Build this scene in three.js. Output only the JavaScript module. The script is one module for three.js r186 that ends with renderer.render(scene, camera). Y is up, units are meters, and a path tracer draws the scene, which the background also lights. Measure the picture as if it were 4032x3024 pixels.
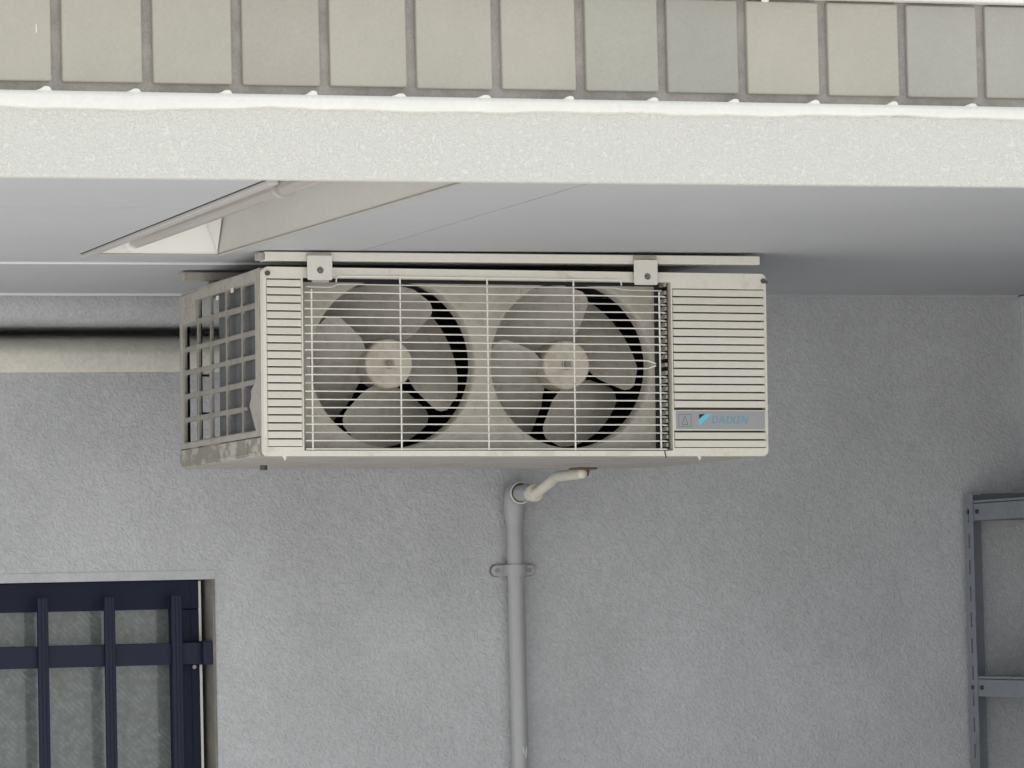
import * as THREE from 'three';
import { mergeGeometries, toCreasedNormals } from 'three/addons/utils/BufferGeometryUtils.js';
import { RoundedBoxGeometry } from 'three/addons/geometries/RoundedBoxGeometry.js';

// ------------------------------------------------------------------ camera, sky, sun, exposure
const scene = new THREE.Scene();
const W = 1024, H = 768;
const camera = new THREE.PerspectiveCamera(2 * Math.atan(1512 / 16900) * 180 / Math.PI, W / H, 0.1, 900);
{
  const yaw = 18.7 * Math.PI / 180, pitch = 2.95 * Math.PI / 180, roll = 1.3 * Math.PI / 180;
  const f = new THREE.Vector3(Math.sin(yaw) * Math.cos(pitch), Math.sin(pitch), -Math.cos(yaw) * Math.cos(pitch));
  const r = new THREE.Vector3(Math.cos(yaw), 0, Math.sin(yaw));
  const u = new THREE.Vector3().crossVectors(r, f);
  const c = Math.cos(roll), s = Math.sin(roll);
  const r2 = r.clone().multiplyScalar(c).addScaledVector(u, -s), u2 = r.clone().multiplyScalar(s).addScaledVector(u, c);
  camera.position.set(-3.0, 1.7, 9.8);
  camera.quaternion.setFromRotationMatrix(new THREE.Matrix4().makeBasis(r2, u2, f.clone().negate()));
}
{ // hazy bright daylight sky: whitish horizon, pale blue zenith
  const w = 256, h = 128, d = new Float32Array(w * h * 4);
  for (let y = 0; y < h; y++) for (let x = 0; x < w; x++) {
    const el = ((y + 0.5) / h - 0.5) * Math.PI, k = Math.max(0, Math.sin(el));
    const t = Math.pow(k, 0.55), i = (y * w + x) * 4;
    d[i] = 0.44 * (1 - t) + 0.30 * t; d[i + 1] = 0.445 * (1 - t) + 0.315 * t; d[i + 2] = 0.43 * (1 - t) + 0.335 * t; d[i + 3] = 1;
  }
  const sky = new THREE.DataTexture(d, w, h, THREE.RGBAFormat, THREE.FloatType);
  sky.mapping = THREE.EquirectangularReflectionMapping; sky.magFilter = sky.minFilter = THREE.LinearFilter; sky.needsUpdate = true;
  scene.background = sky; scene.environment = sky;
}
const sun = new THREE.DirectionalLight(new THREE.Color().setRGB(1, 0.955, 0.885), 5.0);
sun.position.set(-22, 19, -6); sun.target.position.set(0, 0, 1);      // from the left, slightly behind the facade: the front stays in open shade
sun.castShadow = true; sun.shadow.mapSize.set(2048, 2048); sun.shadow.radius = 1.5;
Object.assign(sun.shadow.camera, { left: -14, right: 14, top: 14, bottom: -14, near: 1, far: 60 });
scene.add(sun, sun.target);
const renderer = new THREE.WebGLRenderer({ antialias: true });
renderer.setSize(W, H);
renderer.toneMapping = THREE.LinearToneMapping;
renderer.toneMappingExposure = 3.1;
renderer.shadowMap.enabled = true;

// ------------------------------------------------------------------ helpers
let seed = 20240611;
const rnd = () => { seed = (seed * 1664525 + 1013904223) >>> 0; return seed / 4294967296; };
const rr = (a, b) => a + (b - a) * rnd();
function grid(n) { const g = new Float32Array(n * n); for (let i = 0; i < n * n; i++) g[i] = rnd(); return g; }
function noiseLayer(size, cells) {                                    // periodic value noise, 0..1
  const g = grid(cells), out = new Float32Array(size * size);
  const xi = new Int32Array(size), xj = new Int32Array(size), xf = new Float32Array(size);
  for (let i = 0; i < size; i++) { const p = i / size * cells, k = Math.floor(p), t = p - k; xi[i] = k % cells; xj[i] = (k + 1) % cells; xf[i] = t * t * (3 - 2 * t); }
  for (let y = 0; y < size; y++) {
    const a = xi[y] * cells, b = xj[y] * cells, v = xf[y];
    for (let x = 0; x < size; x++) {
      const u = xf[x], p = g[a + xi[x]] * (1 - u) + g[a + xj[x]] * u, q = g[b + xi[x]] * (1 - u) + g[b + xj[x]] * u;
      out[y * size + x] = p * (1 - v) + q * v;
    }
  }
  return out;
}
function fbm(size, list) {                                           // list of [cells, weight]
  const out = new Float32Array(size * size); let ws = 0;
  for (const [c, w] of list) { const n = noiseLayer(size, c); ws += w; for (let i = 0; i < out.length; i++) out[i] += n[i] * w; }
  for (let i = 0; i < out.length; i++) out[i] /= ws;
  return out;
}
const sm = (a, b, x) => { const t = Math.min(1, Math.max(0, (x - a) / (b - a))); return t * t * (3 - 2 * t); };
function tex(size, metres, fn, srgb) {                               // fn(i) -> [r,g,b] 0..1
  const d = new Uint8Array(size * size * 4);
  for (let i = 0; i < size * size; i++) { const c = fn(i); d[i * 4] = c[0] * 255; d[i * 4 + 1] = c[1] * 255; d[i * 4 + 2] = c[2] * 255; d[i * 4 + 3] = 255; }
  const t = new THREE.DataTexture(d, size, size);
  t.wrapS = t.wrapT = THREE.RepeatWrapping; t.magFilter = THREE.LinearFilter; t.minFilter = THREE.LinearMipmapLinearFilter; t.generateMipmaps = true;
  t.repeat.set(1 / metres, 1 / metres); t.needsUpdate = true;
  if (srgb) t.colorSpace = THREE.SRGBColorSpace;
  return t;
}
const lin = (r, g, b) => new THREE.Color().setRGB(r, g, b);
function mat(o) { const { c, ...p } = o; const m = new THREE.MeshPhysicalMaterial({ roughness: 0.7, metalness: 0, ...p }); if (c) m.color = lin(...c); return m; }
// uv in metres by box projection in the geometry's own space
function uvBox(g) {
  const n = g.index ? g.toNonIndexed() : g;
  if (!n.attributes.normal) n.computeVertexNormals();
  const p = n.attributes.position, q = n.attributes.normal, uv = new Float32Array(p.count * 2);
  for (let i = 0; i < p.count; i += 3) {
    const ax = Math.abs(q.getX(i) + q.getX(i + 1) + q.getX(i + 2)), ay = Math.abs(q.getY(i) + q.getY(i + 1) + q.getY(i + 2)), az = Math.abs(q.getZ(i) + q.getZ(i + 1) + q.getZ(i + 2));
    for (let k = i; k < i + 3; k++) {
      const x = p.getX(k), y = p.getY(k), z = p.getZ(k);
      const [u, v] = az >= ax && az >= ay ? [x, y] : ax >= ay ? [z + 0.37, y] : [x, z + 0.53];
      uv[k * 2] = u; uv[k * 2 + 1] = v;
    }
  }
  n.setAttribute('uv', new THREE.BufferAttribute(uv, 2));
  for (const k of Object.keys(n.attributes)) if (!['position', 'normal', 'uv'].includes(k)) n.deleteAttribute(k);
  return n;
}
const used = {};
function numbered(name) { const k = used[name] ?? 0; used[name] = k + 1; return k ? name + '_' + String(k).padStart(3, '0') : name; }
function part(name, geos, m, parent, label) {
  const list = (Array.isArray(geos) ? geos : [geos]).map(uvBox);
  const o = new THREE.Mesh(list.length > 1 ? mergeGeometries(list) : list[0], m);
  o.name = numbered(name); o.castShadow = o.receiveShadow = true;
  if (label) o.userData.label = label;
  (parent ?? scene).add(o); return o;
}
function thing(name, label, category, pos = [0, 0, 0], group) {
  const o = new THREE.Group(); o.name = numbered(name); o.position.set(...pos);
  o.userData = { label, category }; if (group) o.userData.group = group;
  scene.add(o); return o;
}
function tag(o, label, category, group) { o.userData.label = label; o.userData.category = category; if (group) o.userData.group = group; return o; }
const box = (x0, x1, y0, y1, z0, z1) => new THREE.BoxGeometry(x1 - x0, y1 - y0, z1 - z0).translate((x0 + x1) / 2, (y0 + y1) / 2, (z0 + z1) / 2);
const rbox = (x0, x1, y0, y1, z0, z1, r = 0.003, seg = 2) => new RoundedBoxGeometry(x1 - x0, y1 - y0, z1 - z0, seg, Math.min(r, (x1 - x0) / 2.05, (y1 - y0) / 2.05, (z1 - z0) / 2.05)).translate((x0 + x1) / 2, (y0 + y1) / 2, (z0 + z1) / 2);
const V = (x, y, z) => new THREE.Vector3(x, y, z);
class Poly extends THREE.CurvePath { constructor(pts) { super(); for (let i = 0; i + 1 < pts.length; i++) this.add(new THREE.LineCurve3(pts[i], pts[i + 1])); } }
function rod(a, b, r, seg = 8) {
  const d = b.clone().sub(a), g = new THREE.CylinderGeometry(r, r, d.length(), seg);
  g.applyQuaternion(new THREE.Quaternion().setFromUnitVectors(V(0, 1, 0), d.clone().normalize()));
  return g.translate(...a.clone().add(b).multiplyScalar(0.5).toArray());
}
function tube(pts, r, n = 40, seg = 12) { return new THREE.TubeGeometry(new THREE.CatmullRomCurve3(pts, false, 'catmullrom', 0.05), n, r, seg); }
function ext(shape, depth, bevel = 0, z = 0, curve = 24) {
  const g = new THREE.ExtrudeGeometry(shape, { depth: depth - 2 * bevel, bevelEnabled: bevel > 0, bevelSize: bevel, bevelThickness: bevel, bevelOffset: -bevel, bevelSegments: 2, curveSegments: curve });
  return g.translate(0, 0, z + bevel);
}
function profileX(pts, x0, x1) {                                     // pts [z,y] closed outline extruded along x
  const s = new THREE.Shape(pts.map(([z, y]) => new THREE.Vector2(-z, y)));
  const g = new THREE.ExtrudeGeometry(s, { depth: x1 - x0, bevelEnabled: false });
  return g.rotateY(Math.PI / 2).translate(x0, 0, 0);                 // local z -> x, local x(-z) -> z
}
function rrect(x0, x1, y0, y1, r) {
  const s = new THREE.Shape();
  s.moveTo(x0 + r, y0); s.lineTo(x1 - r, y0); s.absarc(x1 - r, y0 + r, r, -Math.PI / 2, 0); s.lineTo(x1, y1 - r); s.absarc(x1 - r, y1 - r, r, 0, Math.PI / 2);
  s.lineTo(x0 + r, y1); s.absarc(x0 + r, y1 - r, r, Math.PI / 2, Math.PI); s.lineTo(x0, y0 + r); s.absarc(x0 + r, y0 + r, r, Math.PI, Math.PI * 1.5);
  return s;
}
function rectHole(x0, x1, y0, y1) { const p = new THREE.Path(); p.moveTo(x0, y0); p.lineTo(x0, y1); p.lineTo(x1, y1); p.lineTo(x1, y0); p.closePath(); return p; }

// ------------------------------------------------------------------ textures and materials
const stuccoN = fbm(2048, [[150, 0.35], [290, 1], [470, 0.9], [800, 0.4], [34, 0.25]]);
const stuccoBump = tex(2048, 1.7, (i) => { const v = sm(0.36, 0.66, stuccoN[i]); return [v, v, v]; });
const broad = fbm(1024, [[5, 1], [13, 0.8], [37, 0.5], [110, 0.3]]);
const fine = fbm(1024, [[512, 1], [256, 0.8]]);
const wallMap = tex(1024, 2.3, (i) => { const v = 0.93 + 0.13 * (broad[i] - 0.5) + 0.09 * (fine[i] - 0.5); return [v, v, v]; }, true);
const fleckN = fbm(2048, [[330, 0.8], [520, 1], [900, 0.7]]);
const fleckBump = tex(2048, 1.6, (i) => { const v = sm(0.38, 0.68, fleckN[i]); return [v, v, v]; });
const fleckMap = tex(2048, 1.6, (i) => { const f = sm(0.55, 0.74, fleckN[i]), g = sm(0.42, 0.30, fleckN[i]); const v = 0.94 + 0.022 * f - 0.024 * g; return [v, v, v * 0.995]; }, true);
const tileMap = tex(1024, 0.9, (i) => { const v = 0.94 + 0.06 * (broad[i] - 0.5) + 0.05 * (fine[i] - 0.5); return [v, v, v]; }, true);
const groutMap = tex(1024, 0.35, (i) => { const v = 0.8 + 0.22 * (broad[i] - 0.5) + 0.15 * (fine[i] - 0.5); return [v, v * 0.99, v * 0.98]; }, true);
const dirt = fbm(1024, [[6, 1], [17, 1], [45, 0.8], [130, 0.5]]);
const agedMap = tex(1024, 0.8, (i) => { const k = sm(0.56, 0.74, dirt[i]); const f = 0.05 * (fine[i] - 0.5); return [0.965 - 0.05 * k + f, 0.965 - 0.055 * k + f, 0.96 - 0.07 * k + f]; }, true);
const mossMap = tex(1024, 0.72, (i) => { const k = sm(0.44, 0.60, dirt[i]); const f = 0.1 * (fine[i] - 0.5); return [0.9 - 0.20 * k + f, 0.89 - 0.195 * k + f, 0.87 - 0.205 * k + f]; }, true);
const fanMap = tex(1024, 0.3, (i) => { const k = sm(0.45, 0.72, dirt[i]); const f = 0.06 * (fine[i] - 0.5); return [0.92 - 0.07 * k + f, 0.915 - 0.075 * k + f, 0.905 - 0.085 * k + f]; }, true);
const soffitMap = tex(1024, 3.1, (i) => { const v = 0.95 + 0.05 * (broad[i] - 0.5) + 0.03 * (fine[i] - 0.5); return [v, v, v]; }, true);
const softBump = tex(1024, 0.5, (i) => { const v = broad[i] * 0.6 + fine[i] * 0.4; return [v, v, v]; });
const figN = fbm(1024, [[40, 1], [90, 0.8]]);
const glassBump = tex(1024, 0.5, (i) => { const x = i % 1024, y = (i / 1024) | 0; const v = 0.5 + 0.3 * Math.sin((x + y) * Math.PI * 2 / 32) * sm(0.42, 0.62, figN[i]) + 0.5 * (figN[i] - 0.5); return [v, v, v]; });
const glassMap = tex(1024, 0.5, (i) => { const x = i % 1024, y = (i / 1024) | 0; const v = 0.82 + 0.035 * Math.sin((x + y) * Math.PI * 2 / 32) * sm(0.42, 0.62, figN[i]) + 0.20 * (figN[i] - 0.5); return [v, v, v]; }, true);
const groundMap = tex(1024, 5, (i) => { const v = 0.9 + 0.2 * (broad[i] - 0.5) + 0.1 * (fine[i] - 0.5); return [v, v, v]; }, true);

const M = {
  wall: mat({ c: [0.545, 0.557, 0.588], map: wallMap, bumpMap: stuccoBump, bumpScale: 0.0008, roughness: 0.85 }),
  smoothWall: mat({ c: [0.545, 0.56, 0.592], map: wallMap, bumpMap: softBump, bumpScale: 0.0006, roughness: 0.75 }),
  moulding: mat({ c: [0.80, 0.775, 0.71], map: wallMap, bumpMap: softBump, bumpScale: 0.0008, roughness: 0.7 }),
  soffit: mat({ c: [0.49, 0.505, 0.54], map: soffitMap, bumpMap: softBump, bumpScale: 0.0005, roughness: 0.6 }),
  bead: mat({ c: [0.68, 0.69, 0.71], roughness: 0.45 }),
  beam: mat({ c: [0.69, 0.69, 0.667], map: fleckMap, bumpMap: fleckBump, bumpScale: 0.0014, roughness: 0.8 }),
  ledge: mat({ c: [0.86, 0.855, 0.805], map: soffitMap, bumpMap: softBump, bumpScale: 0.0016, roughness: 0.7 }),
  grout: mat({ c: [0.56, 0.535, 0.52], map: groutMap, bumpMap: softBump, bumpScale: 0.0015, roughness: 0.95 }),
  concrete: mat({ c: [0.20, 0.205, 0.215], map: wallMap, bumpMap: softBump, bumpScale: 0.001, roughness: 0.9 }),
  ground: mat({ c: [0.42, 0.42, 0.415], map: groundMap, roughness: 0.95 }),
  cream: mat({ c: [0.78, 0.757, 0.69], map: agedMap, bumpMap: softBump, bumpScale: 0.0003, roughness: 0.5 }),
  creamClean: mat({ c: [0.76, 0.74, 0.68], map: soffitMap, roughness: 0.45 }),
  slat: mat({ c: [0.80, 0.775, 0.70], map: soffitMap, roughness: 0.5 }),
  slatDull: mat({ c: [0.765, 0.74, 0.665], map: soffitMap, roughness: 0.55 }),
  slatPale: mat({ c: [0.825, 0.80, 0.73], map: soffitMap, roughness: 0.5 }),
  wireDull: mat({ c: [0.58, 0.565, 0.525], roughness: 0.45 }),
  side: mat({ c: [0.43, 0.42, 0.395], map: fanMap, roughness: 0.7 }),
  moss: mat({ c: [0.52, 0.51, 0.48], map: mossMap, bumpMap: softBump, bumpScale: 0.0006, roughness: 0.9 }),
  base: mat({ c: [0.46, 0.45, 0.43], map: fanMap, roughness: 0.7 }),
  shroud: mat({ c: [0.56, 0.54, 0.49], map: fanMap, roughness: 0.75 }),
  blade: mat({ c: [0.56, 0.54, 0.505], map: fanMap, roughness: 0.36 }),
  hub: mat({ c: [0.66, 0.62, 0.54], map: fanMap, roughness: 0.6 }),
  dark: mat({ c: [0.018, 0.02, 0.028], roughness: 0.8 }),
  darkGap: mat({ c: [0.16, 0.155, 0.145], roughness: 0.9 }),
  wire: mat({ c: [0.80, 0.785, 0.73], roughness: 0.35, clearcoat: 0.3 }),
  bar: mat({ c: [0.32, 0.312, 0.297], map: fanMap, roughness: 0.75 }),
  coil: mat({ c: [0.25, 0.265, 0.295], map: fanMap, metalness: 0.1, roughness: 0.55 }),
  screw: mat({ c: [0.10, 0.10, 0.10], metalness: 0.7, roughness: 0.45 }),
  bolt: mat({ c: [0.22, 0.21, 0.20], metalness: 0.7, roughness: 0.4 }),
  badge: mat({ c: [0.34, 0.35, 0.355], metalness: 0.3, roughness: 0.4 }),
  pipe: mat({ c: [0.40, 0.41, 0.425], map: soffitMap, bumpMap: softBump, bumpScale: 0.0004, roughness: 0.35 }),
  pvc: mat({ c: [0.70, 0.675, 0.60], map: agedMap, roughness: 0.4 }),
  rust: mat({ c: [0.26, 0.18, 0.13], map: mossMap, roughness: 0.9 }),
  frame: mat({ c: [0.008, 0.012, 0.032], roughness: 0.6, specularIntensity: 0.5 }),
  grille: mat({ c: [0.009, 0.013, 0.036], roughness: 0.5, specularIntensity: 0.6 }),
  glass: mat({ c: [0.38, 0.43, 0.43], map: glassMap, bumpMap: glassBump, bumpScale: 0.00025, roughness: 0.07, transmission: 0.35, thickness: 0, ior: 1.5 }),
  sealant: mat({ c: [0.75, 0.75, 0.72], roughness: 0.6 }),
  reveal: mat({ c: [0.36, 0.355, 0.335], map: groutMap, roughness: 0.9 }),
  chip: mat({ c: [0.52, 0.525, 0.53], roughness: 0.6 }),
  rack: mat({ c: [0.245, 0.27, 0.31], map: agedMap, roughness: 0.45, metalness: 0.15 }),
  lampBody: mat({ c: [0.88, 0.875, 0.85], roughness: 0.4 }),
  reflector: mat({ c: [0.50, 0.495, 0.47], map: soffitMap, roughness: 0.45 }),
  flange: mat({ c: [0.68, 0.675, 0.65], roughness: 0.4 }),
  lip: mat({ c: [0.42, 0.41, 0.395], roughness: 0.5 }),
  tubeGlass: mat({ c: [0.42, 0.40, 0.38], roughness: 0.25 }),
};

// ------------------------------------------------------------------ ground
const ground = part('ground', new THREE.PlaneGeometry(600, 600).rotateX(-Math.PI / 2), M.ground);
ground.userData.kind = 'structure';

const SX = -0.12;                                                   // right end of the slot, behind the unit
const LX = -2.6;                                                    // left end of the building, cut short to let sun onto the floor
// ------------------------------------------------------------------ rear wall
const wallT = thing('rear_wall', 'grey roughcast rear wall behind the ceiling-hung outdoor unit', 'wall');
{
  const s = new THREE.Shape(); s.moveTo(LX, 0); s.lineTo(2.1, 0); s.lineTo(2.1, 2.452); s.lineTo(SX, 2.452); s.lineTo(SX, 2.265); s.lineTo(LX, 2.265); s.closePath();
  s.holes.push(rectHole(-1.9, -0.4345, 0.85, 1.7775));
  part('wall_face', ext(s, 0.2, 0, -0.2), M.wall, wallT);
  // raised plaster panel near the right end
  part('raised_panel', rbox(1.6645, 2.1, 2.005, 2.448, -0.002, 0.028, 0.004), M.wall, wallT);
  // smooth strip over the window
  part('window_head_strip', rbox(-1.95, -0.43, 1.779, 1.799, -0.004, 0.0014, 0.001), M.smoothWall, wallT);
  // deep shadow slot under the ceiling at the left, with a rounded plaster lip over it and a smooth sill sloping back into it
  const lip = [[-0.2, 2.452], [0, 2.452], [0, 2.432]];
  for (let k = 1; k <= 8; k++) { const a = k / 8 * Math.PI / 2; lip.push([-0.06 + 0.06 * Math.cos(a), 2.432 - 0.056 * Math.sin(a)]); }
  lip.push([-0.2, 2.376]);
  part('wall_lip', toCreasedNormals(profileX(lip, LX, SX), 0.6), M.wall, wallT);
  part('slot_back', [box(LX, SX, 2.30, 2.47, -0.42, -0.40), box(LX, SX, 2.25, 2.368, -0.40, -0.2), box(LX, LX + 0.02, 2.266, 2.44, -0.40, -0.03), box(LX, SX, 2.452, 2.47, -0.4, -0.03)], M.wall, wallT);
  const pr = [[-0.2, 2.2655], [0.0015, 2.2655], [0.003, 2.272], [0.003, 2.306], [0.0, 2.314], [-0.006, 2.322], [-0.016, 2.329], [-0.032, 2.337], [-0.06, 2.346], [-0.1, 2.354], [-0.2, 2.368]];
  part('sloping_sill', toCreasedNormals(profileX(pr, LX, SX), 0.6), M.moulding, wallT, 'smooth cream sill sloping back into the slot');
  part('reveal_lining', box(-0.4385, -0.4325, 0.85, 1.7775, -0.098, 0.0015), M.reveal, wallT);
}

// ------------------------------------------------------------------ ceiling under the overhang
const ceil = thing('overhang_ceiling', 'pale grey flat ceiling boards under the overhang', 'ceiling');
{
  const y0 = 2.45, y1 = 2.475, g = 0.0012;
  const X0 = -0.9765, X1 = -0.6935;                                  // lamp opening
  const wx = (x, z) => { const t = (z - 1.088) / 1.522; return -0.8355 + 0.015 * t + (x + 0.8355) * (1 + 0.223 * t); };
  const q = (a, b, c, d) => part('ceiling_panel', box(a, b - g, y0, y1, c, d - g), M.soffit, ceil);
  const prism = (...pts) => { const s = new THREE.Shape(pts.map(([x, z]) => new THREE.Vector2(x, -z))); part('ceiling_panel', ext(s, y1 - y0, 0).rotateX(-Math.PI / 2).translate(0, y0, 0), M.soffit, ceil); };
  q(LX, -1.75, 0.886, 2.615); q(LX, 0.52, -0.03, 0.874);
  prism([-0.4105, 0.886], [0.52, 0.886], [0.52, -0.03], [2.1, -0.03], [2.1, 2.614], [-0.4105, 2.614]);
  prism([-1.75, 0.886], [X0, 0.886], [X0, 1.086], [wx(X0, 2.081), 2.081], [-1.75, 2.081]);
  prism([-1.75, 2.083], [wx(X0, 2.083), 2.083], [wx(X0, 2.615), 2.615], [-1.75, 2.615]);
  q(X0 + 0.0005, X1 + 0.0007, 0.886, 1.088);
  prism([X1 + 0.0005, 0.886], [-0.4145, 0.886], [-0.4145, 2.614], [wx(X1, 2.614), 2.614], [X1 + 0.0005, 1.086]);
  part('ceiling_slab', box(LX, 2.1, 2.57, 2.62, -0.03, 2.6), M.soffit, ceil);
  part('trim_strip', rbox(LX, 0.5, 2.4455, 2.4515, 0.8745, 0.8855, 0.002), M.bead, ceil);
  part('trim_strip', rbox(LX, 0.6, 2.444, 2.4515, 0.012, 0.026, 0.003), M.bead, ceil);
  part('cornice_line', rbox(0.5, 1.664, 2.4465, 2.4515, 0.0, 0.008, 0.002), M.smoothWall, ceil);
}

// ------------------------------------------------------------------ building above, and an added side wall
const bld = thing('building', 'white upper storey ledge and wall over the tile band', 'building');
{
  part('cap_ledge', rbox(LX, 6, 2.7885, 2.85, 2.3, 2.642, 0.006), M.ledge, bld);
  part('upper_wall', box(LX, 6, 2.849, 5.0, -6, 2.56), M.wall, bld);
  part('added_side_wall', box(1.74, 2.1, 0, 2.449, 0.03, 2.6), M.concrete, bld);  // unseen wall, added and kept dark to dim the right side
}

// ------------------------------------------------------------------ tiled beam
const beam = thing('tiled_beam', 'white sprayed beam with a row of beige tiles above', 'beam');
{
  part('beam_face', rbox(LX, 6, 2.4475, 2.5755, 2.615, 2.641, 0.004), M.beam, beam);
  part('beam_core', box(LX, 6, 2.4765, 2.788, 2.44, 2.6085), M.grout, beam);
  // weathered drip ledge with an irregular lower lip
  const n = 220, L = [];
  const geoRows = [];
  for (let i = 0; i <= n; i++) {
    const x = -1.9 + 2.8 * i / n, w = 0.0016 * Math.sin(x * 11) + 0.0011 * Math.sin(x * 37 + 1) + rr(-0.0006, 0.0006);
    const drop = x < -1.0 ? -0.004 * (1 - sm(-1.25, -1.0, x)) : 0.0035 * sm(-0.9, 0.3, x);
    geoRows.push([[2.6, 2.570], [2.6425, 2.5695 + drop + w], [2.6468, 2.5715 + drop + w], [2.6474, 2.582], [2.645, 2.5885 + w * 0.3], [2.634, 2.5968], [2.606, 2.5985 + w * 0.4]].map(([z, y]) => [x, y, z]));
  }
  const pos = [], m = geoRows[0].length;
  for (let i = 0; i < n; i++) for (let j = 0; j + 1 < m; j++) { const a = geoRows[i][j], b = geoRows[i + 1][j], c = geoRows[i + 1][j + 1], d = geoRows[i][j + 1]; pos.push(...a, ...b, ...c, ...a, ...c, ...d); }
  const lg = new THREE.BufferGeometry(); lg.setAttribute('position', new THREE.Float32BufferAttribute(pos, 3));
  part('drip_ledge', toCreasedNormals(lg, 0.9), M.ledge, beam);
  const J = [-1.5405, -1.3803, -1.2200, -1.0604, -0.9009, -0.7424, -0.5837, -0.4258, -0.2693, -0.1143, 0.0438, 0.2018, 0.3595, 0.5175];
  const tone = ['b', 'b', 'b', 'n', 'b', 'b', 'b', 'g', 'd', 'b', 'b', 'e', 'e'];
  const tones = { b: [0.455, 0.437, 0.382], n: [0.42, 0.395, 0.35], g: [0.42, 0.413, 0.368], d: [0.385, 0.378, 0.34], e: [0.41, 0.402, 0.368] };
  const tm = {};
  for (const k in tones) tm[k] = mat({ c: tones[k], map: tileMap, bumpMap: softBump, bumpScale: 0.0005, roughness: 0.6, specularIntensity: 0.4 });
  for (let i = 0; i + 1 < J.length; i++) {
    const t = part('tile', rbox(J[i] + 0.0093 + rr(-0.0006, 0.0006), J[i + 1] - 0.0093 + rr(-0.0006, 0.0006), 2.6145 + rr(-0.0008, 0.0008), 2.7845 + rr(-0.001, 0.001), 2.598, 2.6205 + rr(-0.0008, 0.0008), 0.0035, 3), tm[tone[i]], beam);
    t.rotation.set(0, 0, 0);
  }
  for (const j of J) {                                               // pointing squeezed out on the ledge
    const w = rr(0.85, 1.25), h = rr(0.8, 1.2), sh = new THREE.Shape();
    sh.moveTo(-0.027 * w, -0.002); sh.quadraticCurveTo(-0.010 * w, 0.001, -0.004 * w, 0.0062 * h); sh.quadraticCurveTo(0.002, 0.0085 * h, 0.007, 0.0055 * h); sh.lineTo(0.0105 * w, -0.002); sh.closePath();
    const g = ext(sh, 0.016, 0.002, 2.618, 6).translate(j - 0.024 + rr(-0.004, 0.002), 2.5965, 0);
    part('mortar_lump', g, M.ledge, beam);
  }
  part('mortar_lump', new THREE.SphereGeometry(1, 10, 8).scale(0.008, 0.004, 0.004).translate(-0.068, 2.7855, 2.6185), M.ledge, beam);
  part('paint_drip', rbox(-1.4165, -1.4145, 2.697, 2.712, 2.6195, 2.6222, 0.0009), M.ledge, beam);
}

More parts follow.
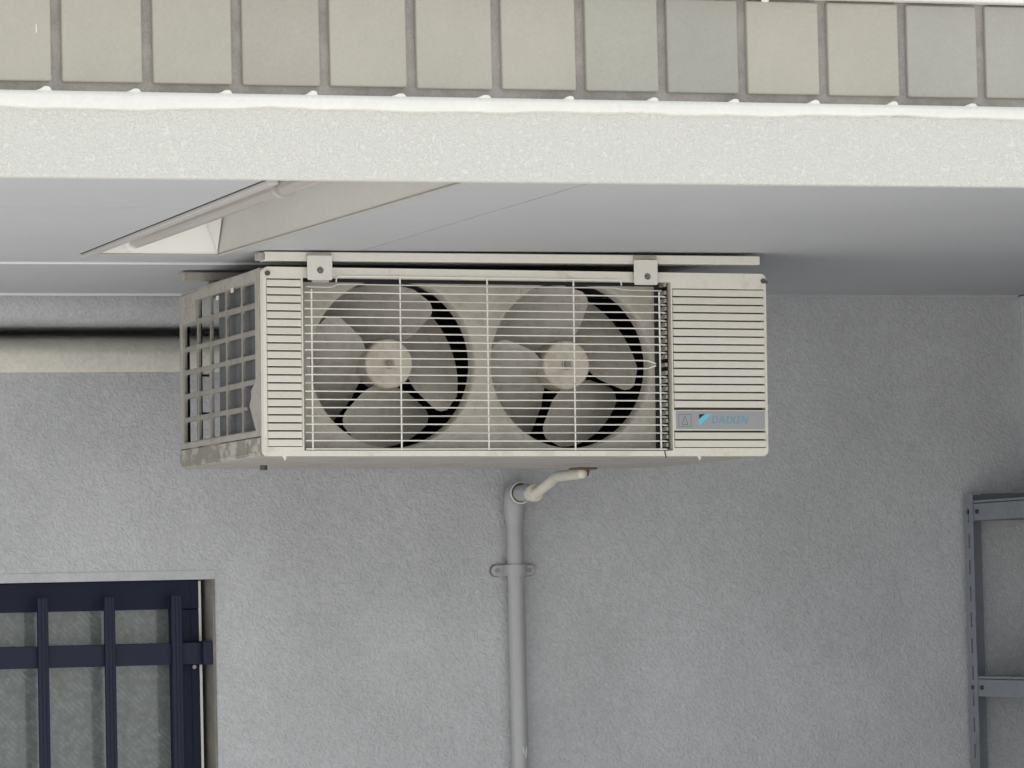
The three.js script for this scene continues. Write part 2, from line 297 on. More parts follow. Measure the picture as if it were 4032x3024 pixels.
// ------------------------------------------------------------------ recessed strip light
const warpX = (x, z) => { const t = (z - 1.088) / 1.522; return -0.8355 + 0.015 * t + (x + 0.8355) * (1 + 0.223 * t); };   // the fitting flares slightly towards the beam
const lamp = thing('recessed_strip_light', 'recessed fluorescent strip light in the ceiling left of the outdoor unit', 'ceiling light');
{
  const X0 = -0.9765, X1 = -0.6945, Z0 = 1.088, Z1 = 2.61, yt = 2.56;
  part('end_panel', box(X0, X1, 2.451, yt, Z0 - 0.003, Z0), M.lampBody, lamp, 'bright white end panel');
  // sloping reflectors
  const slope = (xb, xt) => { const g = new THREE.BufferGeometry(); const t = 0.0015;
    g.setAttribute('position', new THREE.Float32BufferAttribute([xb, 2.452, Z0, xb, 2.452, Z1, xt, yt, Z1, xb, 2.452, Z0, xt, yt, Z1, xt, yt, Z0], 3)); g.computeVertexNormals(); return g; };
  part('reflector', slope(X1 - 0.001, -0.735), M.reflector, lamp);
  part('reflector', slope(X0 + 0.001, -0.945), M.reflector, lamp);
  { // folded corner flange between end panel and right reflector
    const g = new THREE.BufferGeometry();
    const A = [X1 - 0.004, 2.453, Z0 + 0.001], B = [-0.7365, 2.556, Z0 + 0.001], C = [-0.7245, 2.515, Z0 + 0.13];
    g.setAttribute('position', new THREE.Float32BufferAttribute([...A, ...C, ...B], 3)); g.computeVertexNormals();
    part('corner_flange', g, M.flange, lamp);
  }
  part('housing_top', box(X0, X1, yt, yt + 0.004, Z0, Z1), M.lampBody, lamp);
  // frame lips
  part('frame_lip', rbox(X0 - 0.012, X0 + 0.004, 2.4415, 2.4505, Z0 - 0.004, Z1, 0.002), M.lip, lamp);
  part('frame_lip', rbox(X1 - 0.003, X1 + 0.005, 2.446, 2.4505, Z0 - 0.004, Z1, 0.0015), M.lip, lamp);
  part('frame_lip', rbox(X0 + 0.004, X1 - 0.003, 2.448, 2.4505, Z0 - 0.004, Z0 + 0.002, 0.001), M.lip, lamp);
  part('lip_shade_strip', box(X0 - 0.0155, X0 - 0.0122, 2.4492, 2.4508, Z0 - 0.004, Z1), M.dark, lamp);  // dark strips painted as the shadow line beside the lips
  part('lip_shade_strip', box(X1 + 0.0052, X1 + 0.0082, 2.4492, 2.4508, Z0 - 0.004, Z1), M.darkGap, lamp);
  const tx = -0.885, ty = 2.472;
  part('fluorescent_tube', rod(V(tx, ty, Z0 + 0.05), V(tx, ty, Z1 - 0.08), 0.0145, 20), M.tubeGlass, lamp);
  part('tube_socket', [new THREE.CylinderGeometry(0.02, 0.02, 0.02, 20).rotateX(Math.PI / 2).translate(tx, ty, Z0 + 0.04), rbox(tx - 0.011, tx + 0.011, ty, yt, Z0 + 0.03, Z0 + 0.05, 0.002)], M.lampBody, lamp);
  part('tube_socket', [new THREE.CylinderGeometry(0.02, 0.02, 0.02, 20).rotateX(Math.PI / 2).translate(tx, ty, 2.27), rbox(tx - 0.011, tx + 0.011, ty, yt, 2.26, 2.28, 0.002)], M.lip, lamp);
  part('ballast_cover', profileX([[Z0, yt], [Z1, yt], [Z1, 2.50], [Z0, 2.50]], -0.935, -0.905), M.lampBody, lamp);
  for (const o of lamp.children) { const p = o.geometry.attributes.position; for (let i = 0; i < p.count; i++) p.setX(i, warpX(p.getX(i), p.getZ(i))); o.geometry.computeVertexNormals(); }
}

// ------------------------------------------------------------------ outdoor air-conditioning unit
const ac = thing('air_conditioner', 'old cream twin-fan outdoor unit hung from the ceiling', 'air conditioner', [-0.632, 2.0215, 1.19]);
ac.rotation.z = -0.0105;
{
  const AW = 1.1285, AH = 0.395, D = 0.70;
  const oL = 0.0865, oR = 0.908, oB = 0.0115, oT = 0.3735;
  // front frame with the fan opening and slat recesses
  const s = rrect(0, AW, 0, AH, 0.012);
  s.holes.push(rectHole(oL, oR, oB, oT), rectHole(0.0075, 0.0825, 0.019, 0.3705), rectHole(0.9112, 1.1225, 0.0175, 0.3605));
  part('front_frame', ext(s, 0.024, 0.0008, -0.024, 8), M.cream, ac);
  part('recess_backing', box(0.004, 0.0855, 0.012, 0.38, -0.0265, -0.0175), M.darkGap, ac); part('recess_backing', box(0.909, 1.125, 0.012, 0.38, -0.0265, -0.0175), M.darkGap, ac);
  // louvre slats: wedge shaped, lower lip stands proud
  const slatGeo = (w, h) => {
    const sh = new THREE.Shape([new THREE.Vector2(-0.017, 0), new THREE.Vector2(0.0022, 0), new THREE.Vector2(0.0028, 0.0010), new THREE.Vector2(0.0012, h - 0.0008), new THREE.Vector2(0, h), new THREE.Vector2(-0.017, h)]);
    return uvBox(new THREE.ExtrudeGeometry(sh, { depth: w, bevelEnabled: false }).rotateY(-Math.PI / 2).translate(w, 0, 0));
  };
  const mk = (name, g, m, x, y, z, label) => { const o = new THREE.Mesh(g, m); o.name = numbered(name); o.position.set(x, y, z); o.castShadow = o.receiveShadow = true; if (label) o.userData.label = label; ac.add(o); return o; };
  const slatTone = () => { const k = rnd(); return k < 0.3 ? M.slatDull : k < 0.75 ? M.slat : M.slatPale; };
  const gL = slatGeo(0.0735, 0.0137), gR = slatGeo(0.210, 0.0141);
  for (let i = 0; i < 21; i++) mk('slat', gL, slatTone(), 0.008, 0.0205 + i * 0.01668, rr(-0.0003, 0.0003));
  for (let i = 0; i < 15; i++) mk('slat', gR, slatTone(), 0.912, 0.1045 + i * 0.01715, rr(-0.0003, 0.0003));
  for (const y of [0.0192, 0.0366]) mk('slat', gR, slatTone(), 0.912, y, 0);
  // badge
  const cv = document.createElement('canvas'); cv.width = 1024; cv.height = 212; const c = cv.getContext('2d');
  c.fillStyle = '#97999b'; c.fillRect(0, 0, 1024, 212);
  for (let i = 0; i < 2600; i++) { const g = 135 + rnd() * 40 | 0; c.fillStyle = `rgba(${g},${g},${g + 4},0.35)`; c.fillRect(rnd() * 1024, rnd() * 212, 3 + rnd() * 5, 2 + rnd() * 3); }
  c.strokeStyle = 'rgba(96,99,100,0.75)'; c.lineWidth = 7; c.strokeRect(34, 40, 140, 142);
  c.lineWidth = 9; c.beginPath(); c.moveTo(104, 60); c.lineTo(70, 158); c.lineTo(138, 158); c.closePath(); c.stroke();
  c.fillStyle = '#10141a'; c.beginPath(); c.moveTo(266, 38); c.lineTo(340, 34); c.quadraticCurveTo(300, 60, 266, 94); c.closePath(); c.fill();
  c.fillStyle = '#62c0dc'; c.beginPath(); c.moveTo(340, 34); c.lineTo(392, 30); c.quadraticCurveTo(396, 60, 340, 100); c.quadraticCurveTo(300, 130, 280, 168); c.lineTo(262, 168); c.lineTo(264, 96); c.quadraticCurveTo(300, 60, 340, 34); c.fill();
  c.save(); c.transform(1, 0, -0.16, 1, 24, 0); c.font = 'bold 122px sans-serif'; c.fillStyle = 'rgba(72,138,178,0.58)'; c.textBaseline = 'middle'; c.fillText('DAIKIN', 396, 100, 480); c.restore();
  for (let i = 0; i < 900; i++) { c.fillStyle = `rgba(${150 + rnd() * 20 | 0},${152 + rnd() * 20 | 0},${155 + rnd() * 20 | 0},0.4)`; c.fillRect(396 + rnd() * 520, 40 + rnd() * 120, 2 + rnd() * 5, 2 + rnd() * 3); }
  const bt = new THREE.CanvasTexture(cv); bt.colorSpace = THREE.SRGBColorSpace;
  const plate = part('badge', rbox(0.9105, 1.1235, 0.0548, 0.0992, -0.016, 0.0025, 0.0015), M.creamClean, ac, 'grey badge plate with blue lettering');
  const face = new THREE.Mesh(new THREE.PlaneGeometry(0.206, 0.0395), mat({ map: bt, roughness: 0.4, metalness: 0.15 })); face.name = 'badge_print'; face.position.set(1.017, 0.077, 0.0028); plate.add(face);

  // shell: top, right side, left side with grille, rear frame, base tray
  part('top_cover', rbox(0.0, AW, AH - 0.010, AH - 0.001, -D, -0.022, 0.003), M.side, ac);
  part('right_side', rbox(AW - 0.010, AW - 0.001, 0.006, AH - 0.011, -0.63, -0.0245, 0.003), M.cream, ac);
  {
    const tray = new THREE.Shape([new THREE.Vector2(0.004, 0.024), new THREE.Vector2(AW - 0.012, 0.024), new THREE.Vector2(AW - 0.012, 0.62), new THREE.Vector2(AW - 0.10, D), new THREE.Vector2(0.02, D), new THREE.Vector2(0.004, D - 0.012)]);
    part('base_tray', ext(tray, 0.006, 0.0015).rotateX(-Math.PI / 2).translate(0, -0.0005, 0), M.base, ac);
  }
  part('base_skirt', rbox(-0.004, 0.004, 0.001, 0.0405, -D, -0.0235, 0.0035), M.moss, ac, 'stained lower skirt of the left side');
  part('base_bead', [rbox(-0.0055, -0.0035, 0.006, 0.0095, -0.36, -0.05, 0.0009), rbox(-0.0055, -0.0035, 0.006, 0.033, -0.126, -0.121, 0.0009)], M.moss, ac);
  {
    const ls = new THREE.Shape([new THREE.Vector2(0.022, 0.042), new THREE.Vector2(0.694, 0.042), new THREE.Vector2(0.694, 0.383), new THREE.Vector2(0.022, 0.394)]);
    const hole = new THREE.Path();
    // opening edge, chipped near the front at the bottom
    hole.moveTo(0.055, 0.368); hole.lineTo(0.055, 0.196); hole.lineTo(0.056, 0.158); hole.lineTo(0.094, 0.140); hole.lineTo(0.091, 0.126); hole.lineTo(0.108, 0.110); hole.lineTo(0.090, 0.092); hole.lineTo(0.060, 0.060); hole.lineTo(0.056, 0.0545);
    hole.lineTo(0.668, 0.0545); hole.lineTo(0.668, 0.318); hole.lineTo(0.5545, 0.320); hole.lineTo(0.5545, 0.3665); hole.closePath();
    ls.holes.push(hole);
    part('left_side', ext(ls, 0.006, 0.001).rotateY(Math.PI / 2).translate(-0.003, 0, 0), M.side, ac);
    part('blank_cell', rbox(-0.0045, -0.0025, 0.328, 0.353, -0.655, -0.572, 0.001), M.side, ac);
    const gp = new THREE.Shape([new THREE.Vector2(0.05, 0.05), new THREE.Vector2(0.672, 0.05), new THREE.Vector2(0.672, 0.3195), new THREE.Vector2(0.5535, 0.3215), new THREE.Vector2(0.5535, 0.371), new THREE.Vector2(0.05, 0.371)]);
    const cz = [[0.168, 0.0585], [0.297, 0.178], [0.432, 0.307], [0.543, 0.442], [0.666, 0.553]], cy = [[0.057, 0.1], [0.111, 0.1525], [0.1635, 0.206], [0.217, 0.2565], [0.2675, 0.3135], [0.3245, 0.3655]];
    const cell = (z0, z1, y0, y1, r) => { const p = new THREE.Path(); const q = rrect(z0, z1, y0, y1, r).getPoints(5).reverse(); p.setFromPoints(q); return p; };
    cz.forEach(([zb, za], ci) => cy.forEach(([y0, y1], ri) => {
      if (ci === 4 && ri === 5) return;
      if (ci === 0 && ri < 2) return;
      gp.holes.push(cell(za + rr(-0.001, 0.001), zb + rr(-0.001, 0.001), y0 + rr(-0.0008, 0.0008), y1 + rr(-0.0008, 0.0008), 0.008));
    }));
    gp.holes.push(cell(0.0585, 0.168, 0.057, 0.153, 0.008));                  // two cells run together where the bar has snapped off
    part('side_grille', ext(gp, 0.007, 0.0012, 0, 6).rotateY(Math.PI / 2).translate(0.0002, 0, 0).scale(1, 1, 1), M.bar, ac);
    part('snapped_bar', [rbox(0.0008, 0.006, 0.1015, 0.1095, -0.168, -0.142, 0.0015)], M.bar, ac);
    part('grille_clip', rbox(-0.0045, -0.001, 0.352, 0.361, -0.37, -0.352, 0.001), M.creamClean, ac); part('grille_clip', rbox(-0.0045, -0.001, 0.358, 0.368, -0.245, -0.228, 0.001), M.creamClean, ac);
  }
  // heat exchanger behind the front half of the side grille and rear posts
  {
    const fins = [];
    for (let i = 0; i < 96; i++) { const z = -0.435 + i * 0.00405; fins.push(box(0.020, 0.036, 0.012, 0.372, z, z + 0.0018)); }
    for (let k = 0; k < 9; k++) fins.push(box(0.0215, 0.032, 0.05 + k * 0.038, 0.0535 + k * 0.038, -0.44, -0.045));
    part('coil', fins, M.coil, ac);
    part('coil_backing', box(0.0365, 0.04, 0.01, 0.384, -0.44, -0.045), M.coil, ac);
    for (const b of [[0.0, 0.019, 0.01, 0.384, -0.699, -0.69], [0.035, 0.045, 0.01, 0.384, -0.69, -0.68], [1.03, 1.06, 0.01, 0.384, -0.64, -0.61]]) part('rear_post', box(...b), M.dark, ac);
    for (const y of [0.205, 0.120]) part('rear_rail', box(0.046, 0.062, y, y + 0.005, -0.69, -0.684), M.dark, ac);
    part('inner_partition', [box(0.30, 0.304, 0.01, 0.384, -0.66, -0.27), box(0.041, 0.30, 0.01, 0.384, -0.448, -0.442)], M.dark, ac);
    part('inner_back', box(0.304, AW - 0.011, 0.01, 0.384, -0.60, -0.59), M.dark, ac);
  }
  // fan shroud with two bell mouths
  const fans = [[0.2985, 0.199], [0.6985, 0.199]], R = 0.1815;
  {
    const sh = new THREE.Shape([new THREE.Vector2(oL - 0.004, oB - 0.004), new THREE.Vector2(oR + 0.002, oB - 0.004), new THREE.Vector2(oR + 0.002, oT + 0.012), new THREE.Vector2(oL - 0.004, oT + 0.012)]);
    for (const [x, y] of fans) { const p = new THREE.Path(); p.absarc(x, y, R, 0, Math.PI * 2, true); sh.holes.push(p); }
    part('fan_shroud', ext(sh, 0.012, 0.0035, -0.067, 72), M.shroud, ac);
    for (const [x, y] of fans) {
      const pts = []; for (let k = 0; k <= 8; k++) { const a = k / 8 * Math.PI / 2; pts.push(new THREE.Vector2(R + 0.001 - 0.003 * Math.sin(a), -0.008 * (1 - Math.cos(a)))); }
      pts.push(new THREE.Vector2(R - 0.002, -0.034)); pts.push(new THREE.Vector2(R + 0.0, -0.034)); pts.push(new THREE.Vector2(R + 0.0012, -0.004));
      part('fan_ring', new THREE.LatheGeometry(pts, 72).rotateX(Math.PI / 2).translate(x, y, -0.0595), M.shroud, ac);
    }
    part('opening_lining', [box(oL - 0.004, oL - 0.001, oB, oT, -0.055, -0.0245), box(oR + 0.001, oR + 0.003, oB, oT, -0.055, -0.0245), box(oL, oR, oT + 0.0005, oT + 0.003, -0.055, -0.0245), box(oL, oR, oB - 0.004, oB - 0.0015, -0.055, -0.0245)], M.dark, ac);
    for (const b of [[oL, oR, oB, oB + 0.0055, -0.0535, -0.048], [oL, oR, oT - 0.0055, oT, -0.0535, -0.048], [oL, oL + 0.004, oB, oT, -0.0535, -0.047]]) part('edge_gap_shade', box(...b), M.dark, ac);  // dark strips painted over the shroud edge as its shaded gap
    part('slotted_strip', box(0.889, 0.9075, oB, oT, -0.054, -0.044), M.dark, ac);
    for (let i = 0; i < 21; i++) part('wire_hook', rbox(0.8965, 0.902, 0.020 + i * 0.01725, 0.0285 + i * 0.01725, -0.044, -0.010, 0.001), M.side, ac);
  }
  // fans
  const bladeGeo = (() => {
    const NS = 22, NT = 14, r0 = 0.040, r1 = 0.1745, th = 0.003, P = [], front = [], back = [];
    const pt = (s, t, off) => {
      const r = r0 + (r1 - r0) * t * (1 - 0.0 * s);
      const tip = t > 0.72 ? (t - 0.72) / 0.28 : 0, root = t < 0.35 ? 1 - t / 0.35 : 0;
      const a0 = (24 * root * root + 20 * (1 - Math.sqrt(Math.max(0, 1 - tip * tip)))) , a1 = 93 - 18 * root + 4 * t - 9 * (1 - Math.sqrt(Math.max(0, 1 - tip * tip)));
      const a = (a0 + (a1 - a0) * s) * Math.PI / 180;
      const z = -0.004 - 0.118 * (a / 1.5) * (0.5 + 0.5 * t) - 0.016 * Math.sin(s * Math.PI) - off;
      return [r * Math.cos(a), r * Math.sin(a), z];
    };
    const quad = (a, b, c, d) => P.push(...a, ...b, ...c, ...a, ...c, ...d);
    for (let i = 0; i < NS; i++) for (let j = 0; j < NT; j++) {
      const s0 = i / NS, s1 = (i + 1) / NS, t0 = j / NT, t1 = (j + 1) / NT;
      quad(pt(s0, t0, 0), pt(s0, t1, 0), pt(s1, t1, 0), pt(s1, t0, 0));
      quad(pt(s0, t0, th), pt(s1, t0, th), pt(s1, t1, th), pt(s0, t1, th));
      if (i === 0) quad(pt(0, t0, 0), pt(0, t0, th), pt(0, t1, th), pt(0, t1, 0));
      if (i === NS - 1) quad(pt(1, t0, 0), pt(1, t1, 0), pt(1, t1, th), pt(1, t0, th));
      if (j === NT - 1) quad(pt(s0, 1, 0), pt(s0, 1, th), pt(s1, 1, th), pt(s1, 1, 0));
    }
    const g = new THREE.BufferGeometry(); g.setAttribute('position', new THREE.Float32BufferAttribute(P, 3));
    return uvBox(toCreasedNormals(g, 0.6));
  })();
  const hubGeo = uvBox(new THREE.LatheGeometry([[0.0001, 0.002], [0.007, 0.002], [0.0075, -0.002], [0.011, -0.002], [0.012, 0.003], [0.047, 0.0035], [0.0515, 0.001], [0.0535, -0.003], [0.0545, -0.03], [0.055, -0.06]].map(([x, y]) => new THREE.Vector2(x, y)), 48).rotateX(Math.PI / 2));
  const capGeo = uvBox(new THREE.CylinderGeometry(0.0062, 0.0068, 0.008, 6).rotateX(Math.PI / 2));
  fans.forEach(([x, y], i) => {
    const fan = new THREE.Group(); fan.name = numbered('fan'); fan.position.set(x + 0.002, y + 0.001, -0.093); ac.add(fan);
    const hub = new THREE.Mesh(hubGeo, M.hub); hub.name = numbered('hub'); fan.add(hub);
    const nut = new THREE.Mesh(capGeo, M.bolt); nut.name = numbered('nut'); nut.position.z = 0.004; fan.add(nut);
    for (let k = 0; k < 4; k++) { const b = new THREE.Mesh(bladeGeo, M.blade); b.name = numbered('blade'); b.rotation.z = ((i ? 68 : 47) + 90 * k) * Math.PI / 180; b.castShadow = b.receiveShadow = true; fan.add(b); }
  });
  // wire guard
  const wz = 0.006, wr = 0.00145;
  for (let i = 0; i < 22; i++) {
    const y = 0.0145 + i * 0.01725, sag = () => rr(-0.0007, 0.0007);
    let pts;
    if (i === 21) pts = [V(0.157, y - 0.013, wz), V(0.158, y - 0.003, wz), V(0.162, y, wz), V(0.45, y + sag(), wz), V(0.788, y, wz), V(0.792, y - 0.003, wz), V(0.793, y - 0.012, wz)];
    else if (i === 20) pts = [V(0.092, y - 0.006, wz), V(0.150, y - 0.0065, wz), V(0.156, y - 0.001, wz), V(0.162, y, wz), V(0.5, y + sag(), wz), V(0.78, y, wz), V(0.80, y - 0.004, wz), V(0.884, y - 0.005, wz)];
    else if (i === 11) pts = [V(0.091, y, wz), V(0.5, y + sag(), wz), V(0.845, y, wz), V(0.862, y - 0.002, wz), V(0.869, y - 0.0065, wz)];
    else if (i === 10) pts = [V(0.091, y, wz), V(0.5, y + sag(), wz), V(0.845, y, wz), V(0.862, y + 0.002, wz), V(0.869, y + 0.0065, wz)];
    else pts = [V(0.0895, y, wz - 0.004), V(0.094, y, wz), V(0.3, y + sag(), wz), V(0.5, y + sag(), wz), V(0.7, y + sag(), wz), V(0.885, y, wz), V(0.899, y, wz - 0.004), V(0.9, y, -0.03)];
    part('guard_wire', tube(pts, wr, i > 19 ? 90 : 40, 8), rnd() < 0.25 ? M.wireDull : M.wire, ac);
  }
  for (const [x, y1] of [[0.1040, 0.349], [0.2978, 0.3775], [0.4908, 0.3775], [0.6848, 0.3775], [0.8797, 0.352]]) part('guard_wire', rod(V(x, 0.0125, wz - 0.003), V(x, y1, wz - 0.003), 0.0019, 10), M.wire, ac);
  // small fittings
  const scr = (x, y, r = 0.0055) => part('screw', new THREE.CylinderGeometry(r, r, 0.006, 14).rotateX(Math.PI / 2).translate(x, y, 0.001), M.screw, ac);
  scr(0.0095, 0.381); scr(1.1215, 0.379, 0.0055);
  part('clip', rbox(1.122, 1.1315, 0.374, 0.380, -0.004, 0.003, 0.001), M.screw, ac);
  for (const x of [0.0455, 0.971]) part('drip_tab', new THREE.ConeGeometry(0.006, 0.011, 4).rotateX(Math.PI).translate(x, -0.005, -0.006), M.creamClean, ac);
  part('crack_strip', new THREE.BoxGeometry(0.0022, 0.022, 0.002).rotateZ(0.22).translate(0.889, 0.0065, 0.0005), M.screw, ac);
  part('base_bolt', new THREE.CylinderGeometry(0.008, 0.008, 0.012, 10).translate(0.135, -0.005, -0.50), M.screw, ac);
  part('drain_outlet', [new THREE.CylinderGeometry(0.014, 0.009, 0.02, 16).translate(0.945, -0.009, -0.672), rbox(0.912, 0.962, -0.0055, -0.001, -0.692, -0.63, 0.002)], M.rust, ac, 'rusty drain outlet under the base');
}

// ------------------------------------------------------------------ hanging rails
const GR = 'rails that hang the outdoor unit from the ceiling';
{
  const rail = thing('hanging_rail', 'front cream ceiling rail with two bolted brackets over the unit', 'rail', [-0.0695, 2.4355, 1.175], GR);
  rail.rotation.z = -0.0043;
  const L = 0.5545;
  const g = [rbox(-L, L, -0.0095, 0.0095, 0.017, 0.022, 0.002), rbox(-L, L, 0.0065, 0.0095, -0.02, 0.0175, 0.001), rbox(-L, L, -0.0095, -0.0065, -0.02, 0.0175, 0.001)];
  part('channel', g, M.creamClean, rail);
  part('channel_stub', rbox(-L - 0.012, -L + 0.03, -0.0075, 0.008, -0.019, 0.012, 0.002), M.side, rail);
  for (const [x0, x1, yt, yb, bx, by] of [[-0.5355, -0.4815, 2.437, 2.3855, -0.5075, 2.4065], [0.191, 0.2445, 2.434, 2.380, 0.2215, 2.3985]]) {
    const br = new THREE.Group(); br.name = numbered('bracket'); rail.add(br);
    br.rotation.z = 0.0043 - 0.004;
    const ox = 0.0695, oy = -2.4355;
    const sh = rrect(x0 + ox, x1 + ox, yb + oy, yt + oy, 0.004); const h = new THREE.Path(); h.absarc(bx + ox, by + oy, 0.0072, 0, Math.PI * 2, true); sh.holes.push(h);
    part('plate', ext(sh, 0.004, 0.001, 0.0275), M.creamClean, br);
    part('plate_top', rbox(x0 + ox + 0.001, x1 + ox - 0.001, 2.4365 + oy - 0.001, 2.4425 + oy, -0.02, 0.0295, 0.0015), M.side, br);
    part('bolt', [new THREE.CylinderGeometry(0.0071, 0.0071, 0.004, 20).rotateX(Math.PI / 2).translate(bx + ox, by + oy, 0.0265), new THREE.SphereGeometry(0.0045, 12, 8).translate(bx + ox - 0.001, by + oy - 0.001, 0.0275)], M.bolt, br);
    part('spacer', rbox(x0 + ox + 0.012, x1 + ox - 0.006, -0.055, -0.012, 0.0165, 0.0272, 0.002), M.side, br);
  }
  const rear = thing('hanging_rail', 'rear ceiling rail peeking out above the left back corner of the unit', 'rail', [-0.09, 2.4355, 0.665], GR);
  part('channel', [rbox(-0.578, 0.56, -0.009, 0.009, -0.006, 0.02, 0.002), rbox(-0.578, 0.56, 0.0055, 0.0085, -0.03, -0.006, 0.001)], M.side, rear);
  for (const x of [-0.52, 0.40]) part('hanger', rbox(x, x + 0.02, -0.047, -0.006, 0.0, 0.012, 0.002), M.side, rear);
}

// ------------------------------------------------------------------ drain pipe
const drain = thing('drain_pipe', 'grey drain pipe on the wall with a cream bend under the unit', 'pipe', [0.306, 0, 0.03]);
{
  const r = 0.0205;
  part('pipe', rod(V(0, 0, 0), V(0, 1.93, 0), r, 28), M.pipe, drain);
  const lat = [[0.0206, 0], [0.0225, 0.012], [0.0255, 0.028], [0.0258, 0.05]].map(([x, y]) => new THREE.Vector2(x, y + 1.893));
  const el = [new THREE.LatheGeometry(lat, 28)];
  const pts = [V(0, 1.94, 0)]; for (let k = 0; k <= 8; k++) { const a = k / 8 * Math.PI / 2; pts.push(V(0, 1.946 + 0.022 * Math.sin(a), 0.022 - 0.022 * Math.cos(a))); } pts.push(V(0, 1.968, 0.05));
  el.push(new THREE.TubeGeometry(new THREE.CatmullRomCurve3(pts), 40, 0.0256, 28));
  part('elbow', el, M.pipe, drain);
  for (const [x, y, z, h] of [[0.003, 1.352, 0.0203, 0.011], [0.0095, 1.347, 0.0183, 0.016]]) part('paint_chip', new THREE.SphereGeometry(1, 10, 8).scale(0.0022, h, 0.0012).rotateZ(x > 0.005 ? -0.12 : 0.2).translate(x, y, z), M.chip, drain);
  part('socket_ring', [new THREE.TorusGeometry(0.0248, 0.0022, 10, 36).translate(0, 1.968, 0.05)], M.pvc, drain);
  part('stub', rod(V(0, 1.968, 0.03), V(0.002, 1.966, 0.135), 0.0205, 28), M.pipe, drain);
  part('cuff', new THREE.CylinderGeometry(0.0208, 0.0208, 0.022, 28).rotateX(Math.PI / 2).translate(0.002, 1.965, 0.138), M.pvc, drain);
  const bend = [V(0.002, 1.963, 0.13), V(0.003, 1.963, 0.146), V(0.008, 1.976, 0.195), V(0.012, 1.991, 0.248), V(0.0125, 1.997, 0.272), V(0.010, 1.9985, 0.30), V(0.005, 1.9985, 0.37), V(0.0, 1.999, 0.49)];
  part('cream_bend', [new THREE.TubeGeometry(new THREE.CatmullRomCurve3(bend), 60, 0.0128, 18), new THREE.SphereGeometry(0.0128, 16, 10).translate(0, 1.999, 0.49)], M.pvc, drain, 'cream plastic bend rising to the unit');
}
const clamp = thing('pipe_clamp', 'grey two-eared saddle clamp screwed over the drain pipe', 'clamp', [0.306, 1.7835, 0]);
{
  const ear = (sx) => { const s = new THREE.Shape(); s.moveTo(sx * 0.019, -0.0135); s.lineTo(sx * 0.042, -0.0135); s.absarc(sx * 0.042, 0, 0.0135, -Math.PI / 2, Math.PI / 2, sx < 0); s.lineTo(sx * 0.019, 0.0135); s.closePath(); return ext(s, 0.005, 0.0012, 0.007); };
  const so = new THREE.Shape(); so.moveTo(0.0262, -0.004); so.lineTo(0.0262, -0.03);
  for (let k = 1; k < 20; k++) { const a = Math.PI * k / 20; so.lineTo(0.0262 * Math.cos(a), -0.03 - 0.0258 * Math.sin(a)); }
  so.lineTo(-0.0262, -0.03); so.lineTo(-0.0262, -0.004); so.lineTo(-0.0222, -0.004); so.lineTo(-0.0222, -0.03);
  for (let k = 19; k > 0; k--) { const a = Math.PI * k / 20; so.lineTo(0.0222 * Math.cos(a), -0.03 - 0.0220 * Math.sin(a)); }
  so.lineTo(0.0222, -0.03); so.lineTo(0.0222, -0.004); so.closePath();
  part('band', ext(so, 0.027, 0, -0.0135).rotateX(-Math.PI / 2), M.pipe, clamp);
  for (const sx of [-1, 1]) { const p = rrect(-0.0155, 0.0155, -0.015, 0.015, 0.0145); part('ear_shade_plate', ext(p, 0.006, 0, 0.0005).translate(sx * 0.0415, 0, 0), M.darkGap, clamp); part('ear', ear(sx), M.pipe, clamp); part('screw', [new THREE.CylinderGeometry(0.0052, 0.0056, 0.004, 14).rotateX(Math.PI / 2).translate(sx * 0.041, 0, 0.0125)], M.bolt, clamp); }  // dark oversized plates stand in for the shadow outline around the ears
}

// ------------------------------------------------------------------ window with bars
const win = thing('window', 'dark framed window with patterned obscure glass in the rear wall', 'window', [0, 0, 0]);
{
  part('frame', [rbox(-1.9, -0.4575, 1.709, 1.7775, -0.11, -0.055, 0.003), rbox(-0.5235, -0.4577, 0.85, 1.708, -0.11, -0.056, 0.003), rbox(-0.4785, -0.4755, 0.85, 1.77, -0.056, -0.0535, 0.001)], M.frame, win);
  part('glass_pane', box(-1.9, -0.5235, 0.86, 1.709, -0.092, -0.088), M.glass, win);
  part('sealant_strip', rbox(-0.4577, -0.4505, 0.85, 1.775, -0.098, -0.058, 0.002), M.sealant, win, 'white sealant line beside the frame');
  part('room_lining', [box(-2.1, -0.3, 0.6, 2.0, -1.0, -0.98), box(-2.1, -2.08, 0.6, 2.0, -0.98, -0.2), box(-0.32, -0.3, 0.6, 2.0, -0.98, -0.2), box(-2.08, -0.32, 1.98, 2.0, -0.98, -0.2), box(-2.08, -0.32, 0.6, 0.62, -0.98, -0.2)], M.soffit, win);
}
const bars = thing('window_grille', 'dark navy security bars fixed in front of the window', 'security grille');
{
  for (const x of [-1.158, -1.0, -0.842, -0.683, -0.522]) part('bar', [rbox(x - 0.0125, x + 0.0125, 0.85, 1.742, -0.024, -0.010, 0.002), rbox(x - 0.004, x + 0.004, 0.85, 1.742, -0.0105, -0.007, 0.0015)], M.grille, bars);
  part('cross_bar', rbox(-1.9, -0.460, 1.5785, 1.6295, -0.031, -0.0245, 0.0015), M.grille, bars);
  part('end_bracket', rbox(-0.4615, -0.4395, 1.577, 1.6325, -0.05, -0.004, 0.002), M.grille, bars);
  part('end_bracket_bolt', new THREE.CylinderGeometry(0.005, 0.005, 0.006, 8).rotateX(Math.PI / 2).translate(-0.478, 1.572, -0.03), M.bolt, bars);
}

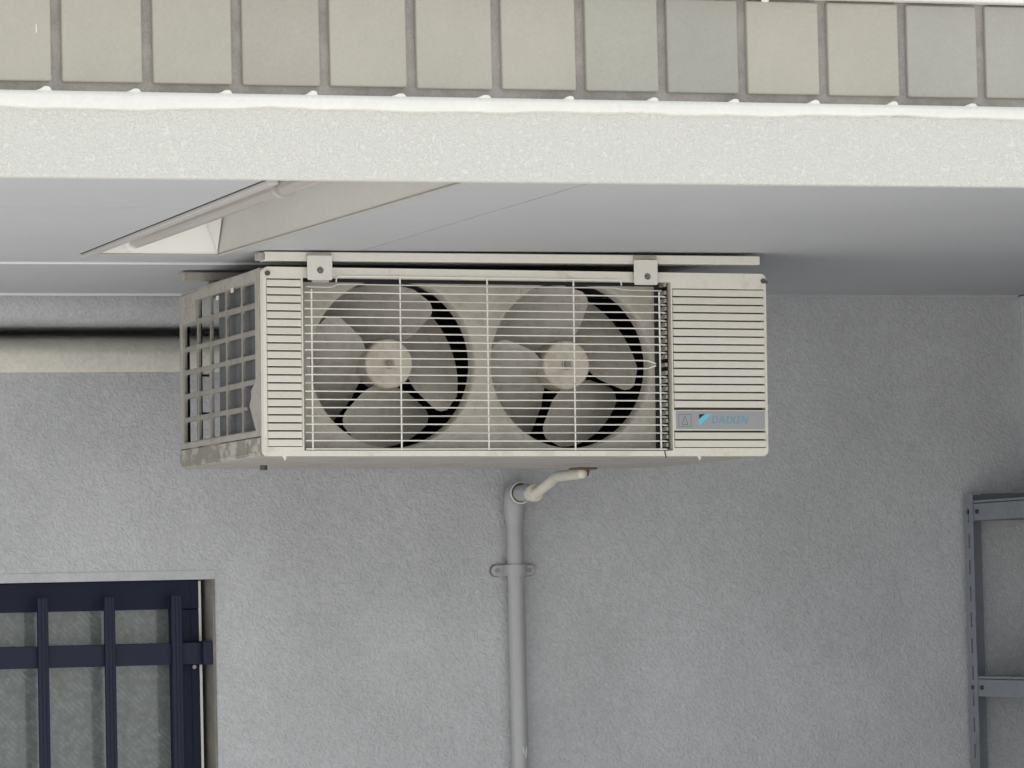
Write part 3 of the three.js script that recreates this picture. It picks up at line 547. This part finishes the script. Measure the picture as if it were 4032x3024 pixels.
// ------------------------------------------------------------------ steel rack at the right edge
const rack = thing('steel_rack', 'blue-grey slotted steel rack standing by the wall at the right edge', 'rack', [1.492, 0, 0.02]);
{
  const fl = 0.05;
  const flange = (len) => { // slotted flange in the depth direction
    const s = new THREE.Shape([new THREE.Vector2(0, 0), new THREE.Vector2(fl, 0), new THREE.Vector2(fl, len - 0.004), new THREE.Vector2(fl - 0.006, len), new THREE.Vector2(0, len)]);
    for (let y = 0.06; y < len - 0.03; y += 0.065) { const p = new THREE.Path(); p.moveTo(0.021, y); p.lineTo(0.021, y + 0.036); p.lineTo(0.030, y + 0.036); p.lineTo(0.030, y); p.closePath(); s.holes.push(p); }
    return ext(s, 0.0025, 0).rotateY(-Math.PI / 2).translate(0.0025, 0, 0);
  };
  const H1 = 1.953;
  part('post', [flange(H1), box(0.0026, 0.045, 0, H1 - 0.004, 0, 0.0025)], M.rack, rack);
  part('post', [flange(H1).translate(0, 0, 0.42), box(0.0026, 0.045, 0, H1 - 0.004, 0.4675, 0.47)], M.rack, rack);
  part('post', box(0.85, 0.895, 0, H1, 0, 0.0025), M.rack, rack);
  part('post', box(0.85, 0.895, 0, H1, 0.4675, 0.47), M.rack, rack);
  for (const y of [1.4485, 0.75, 1.8835]) {
    const sh = new THREE.Group(); sh.name = numbered('shelf'); rack.add(sh);
    part('shelf_deck', [rbox(0.0032, 0.89, y + 0.040, y + 0.0505, 0.004, 0.466, 0.002)], M.rack, sh);
    part('shelf_lip', [rbox(0.0032, 0.0062, y, y + 0.045, 0.004, 0.466, 0.001), rbox(0.007, 0.89, y, y + 0.045, 0.463, 0.466, 0.001), rbox(0.007, 0.89, y, y + 0.045, 0.004, 0.007, 0.001)], M.rack, sh);
    for (const z of [0.025, 0.075, 0.44]) part('bolt', new THREE.CylinderGeometry(0.0055, 0.0055, 0.006, 10).rotateZ(Math.PI / 2).translate(0.0, y + 0.022, z), M.screw, sh);
  }
  part('back_rail', rbox(0.046, 0.89, 1.935, 1.952, 0.003, 0.008, 0.001), M.rack, rack);
}

renderer.render(scene, camera);
